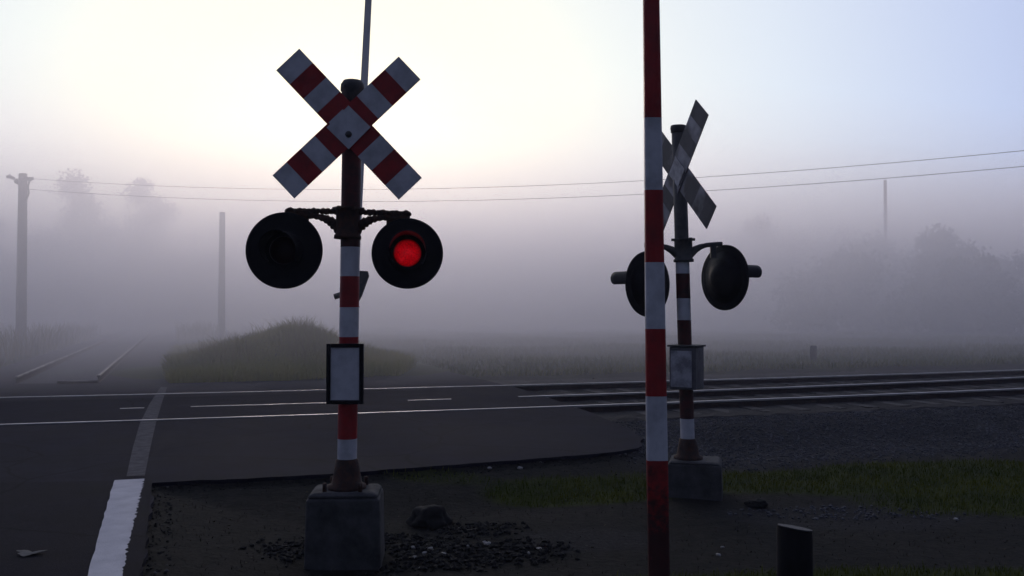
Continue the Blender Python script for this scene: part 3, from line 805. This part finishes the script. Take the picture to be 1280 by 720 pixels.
rock('pebble', 650, 604, (.03, .025, .016), 'pale stone on the verge below the road edge', 'pebble', PALE, 9, sub=2)
rock('pebble', 612, 606, (.022, .02, .013), 'small pale stone left of the one below the road edge', 'pebble', PALE, 10, sub=2)
rock('pebble', 754, 588, (.028, .02, .013), 'pale stone left of the near boom at the asphalt edge', 'pebble', PALE, 12, sub=2)
# stub of a post with a slanted top
g = G(995, 800, -.2); d = 4.45; g = P(994, 720, d); z0 = Hh(g.x, g.y)
st = empty('stub_post', (g.x, g.y, z0), 'short black round post with a slanted pale top at bottom right', 'post')
bm = bmesh.new(); r = 21.5/F*d; zt = P(994, 661, d).z - z0; N_ = 32; rows = []
for zf in (-.1, .5, .96, 1.0):
    row = []
    for k in range(N_):
        a = 2*math.pi*k/N_; rr = r*(1 if zf < 1 else .97) * (1 + .02*math.sin(3*a)); x = rr*math.cos(a); y = rr*math.sin(a)
        row.append(bm.verts.new((x, y, (zt*zf if zf < .9 else zt*zf - x*.16 - y*.10 + .004*math.sin(7*a)))))
    rows.append(row)
for i in range(3):
    for k in range(N_): bm.faces.new((rows[i][k], rows[i][(k+1)%N_], rows[i+1][(k+1)%N_], rows[i+1][k])).smooth = True
obj('shaft', bm, BLACK, st)
bm = bmesh.new(); vs = [bm.verts.new(v) for v in [(r*.97*math.cos(2*math.pi*k/N_), r*.97*math.sin(2*math.pi*k/N_), zt + .002 - r*.97*math.cos(2*math.pi*k/N_)*.16 - r*.97*math.sin(2*math.pi*k/N_)*.10) for k in range(N_)]]
bm.faces.new(vs); ret = bmesh.ops.extrude_face_region(bm, geom=list(bm.faces)); 
for v in ret['geom']:
    if isinstance(v, bmesh.types.BMVert): v.co.z += .006
obj('cut_top', bm, mat('weathered_post_top', (.028,.028,.033), .7, col2=(.014,.014,.016), scale=30, bump=.4), st)
# pale leaf on the road
g = G(37, 693, .005); bm = bmesh.new(); outl = []
for k in range(28):
    a = 2*math.pi*k/28; rr = .075*(1 + .25*math.sin(3*a+.4) + .12*math.sin(7*a)); outl.append((rr*math.cos(a)*1.0, rr*math.sin(a)*.62))
top = [bm.verts.new((x, y, .006 + .012*abs(x)/.075)) for x, y in outl]; c0 = bm.verts.new((0, 0, .010)); 
for k in range(28): bm.faces.new((top[k], top[(k+1)%28], c0))
o = tag(obj('leaf', bm, mat('pale_dead_leaf', (.085,.085,.085), .8, col2=(.05,.05,.05), scale=40)), 'pale grey flattened leaf lying on the dark asphalt at bottom left', 'leaf'); o.location = (g.x, g.y, .005)
sm = o.modifiers.new('thick', 'SOLIDIFY'); sm.thickness = .002

# ------------------------------------------------------------ grass, litter, gravel
def blades(name, xy, h, w, m, label, bend=.5, zoff=-.01, jitter=.4, cat='grass'):
    N = len(xy); x, y = xy[:, 0], xy[:, 1]; z = height(x, y) + zoff
    az = rng.uniform(0, 2*np.pi, N); hh_ = h*rng.uniform(1-jitter, 1+jitter, N); ww = w*rng.uniform(.6, 1.3, N)
    bx, by = np.cos(az), np.sin(az); th = rng.uniform(0, 2*np.pi, N); lx_, ly_ = np.cos(th), np.sin(th); bn = bend*rng.uniform(.2, 1, N)*hh_
    p = np.zeros((N, 5, 3))
    for k, (f, wf) in enumerate(((0, 1), (0, -1), (.55, .8), (.55, -.8), (1, 0))):
        p[:, k, 0] = x + bx*ww*wf*.5 + lx_*bn*f*f; p[:, k, 1] = y + by*ww*wf*.5 + ly_*bn*f*f; p[:, k, 2] = z + hh_*f*(1-.2*bend*f)
    b_ = np.arange(N)*5
    me = bpy.data.meshes.new(name); me.from_pydata(p.reshape(-1, 3).tolist(), [], [])
    q = np.stack([b_, b_+1, b_+3, b_+2], 1); tr = np.stack([b_+2, b_+3, b_+4], 1)
    loops = np.concatenate([q.ravel(), tr.ravel()]); me.loops.add(len(loops)); me.polygons.add(2*N)
    me.loops.foreach_set('vertex_index', loops.astype(np.int32))
    ls = np.concatenate([np.arange(N)*4, 4*N + np.arange(N)*3]); me.polygons.foreach_set('loop_start', ls.astype(np.int32))
    me.update(calc_edges=True); me.validate()
    me.materials.append(m); o = bpy.data.objects.new(name, me); COL.objects.link(o)
    return tag(o, label, cat, kind='stuff')
def scatter(n_, x0, x1, y0, y1, dens):
    x = rng.uniform(x0, x1, n_); y = rng.uniform(y0, y1, n_); k = rng.uniform(0, 1, n_) < dens(x, y)*(~inside(x, y)); return np.stack([x[k], y[k]], 1)
blades('grass', scatter(150000, -3, 8, 3.2, 12, lambda x, y: grass_cover(x, y)**1.5 * (x*TN.x+y*TN.y < 18)), .05, .006, GRASS, 'short wet green grass in patches on the verge')
blades('sparse_grass', scatter(16000, -3.2, 6, 3.2, 9.5, lambda x, y: (.35 + .65*sst(wob(x*2, y*2)))*(1-grit_cover(x, y)*.9)), .035, .005, LITTER, 'thin dark stubble on the bare verge soil', bend=.9)
def tri_area(x, y):
    # the mound between the two roads
    return (~inside(x, y)) & (x > -11) & (x < -1.4) & (y < 32) & (x*TN.x+y*TN.y > 17) & (x < -1.2 - (y-18)*.30)
blades('mound_grass', scatter(150000, -13, -1, 16, 32, lambda x, y: tri_area(x, y)*1.0), .30, .018, DRY, 'yellow green rough grass on the mound beyond the tracks', bend=.7)
def weedd(x, y):
    px = 640 + x/y*F
    return tri_area(x, y) * (y > 18.2) * sst((px-215)/110) * sst((440-px)/50)
blades('tall_weeds', scatter(60000, -13, -2, 17.5, 26, lambda x, y: weedd(x, y)*.9*sst(.35+wob(x*1.5, y*1.5))), .46, .012, WEED, 'brown dead weeds on the mound behind the signal', bend=.75, jitter=.55)
FIELD = leafmat('field_grass', (.085,.10,.012), (.15,.15,.03), .4)
blades('field_grass', scatter(170000, -32, 34, 17, 48, lambda x, y: (~tri_area(x, y))*(x*TN.x+y*TN.y > 18.4)*(1.2-y/60)), .16, .03, FIELD, 'rough grass of the fields beyond the tracks', bend=.7)
blades('field_weeds', scatter(16000, -32, -14, 22, 44, lambda x, y: sst(.5+wob(x*.6, y*.6))), .8, .04, WEED, 'taller weeds at the foot of the left utility pole', bend=.5)

# loose stones: dark litter heap near the block, and the gravel shoulder
def stones(name, xy, r0, r1, mats_, pick, label, cat):
    base = bmesh.new(); bmesh.ops.create_icosphere(base, subdivisions=1, radius=1); bv = np.array([v.co[:] for v in base.verts]); bf = np.array([[v.index for v in f.verts] for f in base.faces]); base.free()
    N = len(xy); r = rng.uniform(r0, r1, N); z = height(xy[:, 0], xy[:, 1])
    V_ = bv[None]*(1+rng.uniform(-.28, .28, (N, len(bv), 1)))*r[:, None, None]*rng.uniform(.6, 1.3, (N, 1, 3))
    V_[:, :, 2] *= .75; a = rng.uniform(0, 6.28, N); ca_, sa_ = np.cos(a)[:, None], np.sin(a)[:, None]
    X = V_[:, :, 0]*ca_ - V_[:, :, 1]*sa_; Y = V_[:, :, 0]*sa_ + V_[:, :, 1]*ca_
    Vv = np.stack([X + xy[:, 0:1], Y + xy[:, 1:2], V_[:, :, 2] + (z + r*.25)[:, None]], 2).reshape(-1, 3)
    Ff = (bf[None] + (np.arange(N)*len(bv))[:, None, None]).reshape(-1, 3)
    o = obj(name, (Vv.tolist(), [], Ff.tolist()), mats_)
    mi_ = np.repeat(np.where(rng.uniform(0, 1, N) < pick, 1, 0), len(bf)); o.data.polygons.foreach_set('material_index', mi_.astype(np.int32))
    return tag(o, label, cat, kind='stuff')
blades('dead_leaves', scatter(5000, -3, 6, 3.4, 9, lambda x, y: .5+.5*wob(x*3, y*3)), .022, .022, leafmat('fallen_leaves', (.016,.013,.008), (.05,.038,.018), 14), 'small dead leaves strewn over the verge', bend=1.6, cat='leaf litter')
PALE2 = mat('greyish_stone', (.10,.10,.10), .75, col2=(.06,.06,.06), scale=20)
def heap(x, y):
    c = gz(500, 690); return np.maximum(blob(x, y, c, .95, .42, .1, .6), blob(x, y, gz(590, 660), .35, .3, 0, .6))*(np.hypot(x-gx, y-gy) > .3)
stones('gravel', scatter(9000, -2.2, 1, 3.6, 6.8, heap), .008, .026, [STONE, PALE], .03, 'heap of dark wet stones scattered round the left concrete block', 'gravel')  # the few pale stones stand in for glints, put in as lighter colour
blades('leaf_litter', scatter(9000, -2.2, 1.2, 3.6, 6.8, lambda x, y: heap(x, y)*.9), .03, .018, LITTER, 'dark dead leaves among the stones by the left concrete block', bend=1.2, cat='leaf litter')
stones('shoulder_gravel', scatter(26000, 1.0, 9, 7, 13.5, lambda x, y: grit_cover(x, y)*(x*TN.x+y*TN.y < 11.6)), .007, .018, [mat('grey_gravel', (.075,.075,.085), .85, col2=(.04,.04,.046), scale=3), PALE2], .02, 'grey gravel shoulder between the rails and the grass at right', 'gravel')
stones('ballast_stones', scatter(30000, 1, 24, 10, 24, lambda x, y: ((x*TN.x+y*TN.y) > 11)*((x*TN.x+y*TN.y) < 18)*1.0), .014, .035, [gravel_m, mat('brown_ballast', (.038,.032,.03), .9)], .2, 'loose dark ballast stones between the rails', 'gravel')
def rimd(x, y): e = edist(x, y); return (e < .14)*(x > -3.2)*(x < 1.6)*(y < 9.5)*.8
stones('edge_rubble', scatter(26000, -3.2, 1.8, 2.4, 9.8, rimd), .004, .013, [STONE, PALE2], .02, 'crumbled asphalt and grit along the road edge', 'gravel')

# ------------------------------------------------------------ vegetation
def leafcloud(lobes, nleaf, size, r_, soft=.66):
    c = np.zeros((0, 3))
    w = np.array([l_[3]*l_[4] for l_ in lobes]); w = w/w.sum(); cnt = (w*nleaf).astype(int)
    for (x, y, z, rx, rz), k in zip(lobes, cnt):
        v = r_.normal(size=(k, 3)); v /= np.linalg.norm(v, axis=1)[:, None]; rad = np.minimum(np.abs(r_.normal(0, soft, k)), r_.uniform(1.0, 1.3, k)) * (1 + .12*np.sin(v[:, 0]*7+x)+.12*np.sin(v[:, 2]*9+z))
        c = np.vstack([c, np.stack([x+v[:, 0]*rx*rad, y+v[:, 1]*rx*rad, z+v[:, 2]*rz*rad], 1)])
    N = len(c); a = r_.normal(size=(N, 3)); a /= np.linalg.norm(a, axis=1)[:, None]; b = np.cross(a, r_.normal(size=(N, 3))); b /= np.linalg.norm(b, axis=1)[:, None]
    s = size*r_.uniform(.6, 1.4, N)[:, None]
    Vv = np.stack([c-a*s, c+b*s*.5, c+a*s, c-b*s*.5], 1).reshape(-1, 3); Ff = np.arange(4*N).reshape(-1, 4)
    return Vv, Ff
def tree(px, top, D, wpx, label, nleaf=22000, seed=0, trunk=True, low=.15, group='trees in the fog', name='tree', leaf=.13, narrow=1.0, m=LEAF):
    r_ = np.random.default_rng(100+seed); g = P(px, 400, D); z0 = Hh(g.x, g.y); h = P(px, top, D).z - z0; Rr = wpx/F*D/2
    root = empty(name, (g.x, g.y, z0), label, 'tree' if trunk else 'shrub', group)
    lobes = []
    nl = 14
    for i in range(nl):
        u = i/(nl-1); z = h*(low + .08 + (.84-low)*u); k = Rr*(1 - .75*max(0, u-.35))*r_.uniform(.15, .75); a = r_.uniform(0, 6.28)
        s = Rr*r_.uniform(.30, .52)*(1-.45*u)
        lobes.append((k*math.cos(a), k*math.sin(a), min(z, h-s*.8), s, s*r_.uniform(.7, 1.0)))
    Vv, Ff = leafcloud(lobes, nleaf, leaf, r_)
    obj('crown', (Vv.tolist(), [], Ff.tolist()), m, root)
    bm = bmesh.new()
    tube(bm, [(0, 0, -.1), (.05, 0, h*.3), (-.05, .05, h*.6), (0, 0, h*.85)], max(.05, h*.022), 8, rfun=lambda u: 1.2-u)
    for lb in lobes[::2]:
        tube(bm, [(0, 0, lb[2]*.55), (lb[0]*.5, lb[1]*.5, lb[2]*.8), lb[:3]], max(.02, h*.008), 5, rfun=lambda u: 1.1-.8*u)
    obj('trunk' if trunk else 'stems', bm, WOOD, root)
tl = [(112, 212, 62, 150, 'tall blurred tree in fog behind the left siding, left one of the close pair'),
      (182, 218, 66, 130, 'tall blurred tree in fog behind the left siding, right one of the close pair'),
      (60, 285, 56, 120, 'low broad tree in fog right beside the left utility pole'),
      (-30, 250, 52, 130, 'tree fading into fog at the left frame edge'),
      (245, 320, 66, 130, 'faint low tree in fog behind the plain wooden pole')]
for i, (px, top, D, w, lb) in enumerate(tl): tree(px, top, D, w, lb, seed=i)
tr = [(1040, 315, 52, 190, 'low wide tree in fog between the marker post and slender pole'), (1225, 318, 46, 130, 'round low tree in fog right of the darkest rounded tree'),
      (1178, 284, 50, 150, 'darkest rounded tree in the fog at far right'), (1105, 292, 58, 190, 'blurred tree in fog just left of the darkest rounded tree, at the slender pole'),
      (1262, 312, 50, 190, 'dark low tree in fog at the right frame edge'), (1010, 292, 66, 230, 'pale broad tree in fog left of the slender pole'), (950, 268, 76, 150, 'faintest tall tree in fog behind the right lamp'),
      (880, 300, 72, 230, 'faint low tree in fog behind the second signal'), (1370, 300, 46, 150, 'tree in fog beyond the right frame edge'), (740, 325, 80, 260, 'hardly visible low tree in fog left of the near boom')]
for i, (px, top, D, w, lb) in enumerate(tr): tree(px, top, D, w, lb, seed=20+i, low=.02)
# ------------------------------------------------------------ air
def volume(name, c, s, rot, density, col, aniso):
    bm = bmesh.new(); box(bm, (0, 0, 0), s, None)
    m = bpy.data.materials.new(name); m.use_nodes = True; n = m.node_tree.nodes
    n.remove(n['Principled BSDF']); v = n.new('ShaderNodeVolumePrincipled')
    v.inputs['Color'].default_value = (*col, 1); v.inputs['Density'].default_value = density; v.inputs['Anisotropy'].default_value = aniso
    m.node_tree.links.new(v.outputs[0], n['Material Output'].inputs['Volume'])
    try: m.volume_intersection_method = 'FAST'
    except Exception: pass
    o = obj(name, bm, m); o.location = c; o.rotation_euler.z = rot
    return tag(o, kind='stuff')
hz = volume('haze', (0, 300, 5.5), (1240, 700, 14), 0, .0015, (.74,.77,.95), .3)
tag(hz, 'thin even haze over the whole place', 'haze')
BN = 15.2
c = TN*(BN + 130)
fb = volume('fog_bank', (c.x + T.x*10, c.y + T.y*10, 1.6), (480, 260, 8.6), ANG, .056, (.992,.970,1.0), .6)
tag(fb, 'dense low bank of morning fog lying over the fields beyond the tracks', 'fog')

c = TN*(38 + 118) + T*12
fb2 = volume('fog_bank', (c.x, c.y, 3.9), (478, 236, 12.2), ANG, .032, (.985,.968,1.0), .6)
tag(fb2, 'higher pale fog hanging round the far trees', 'fog')
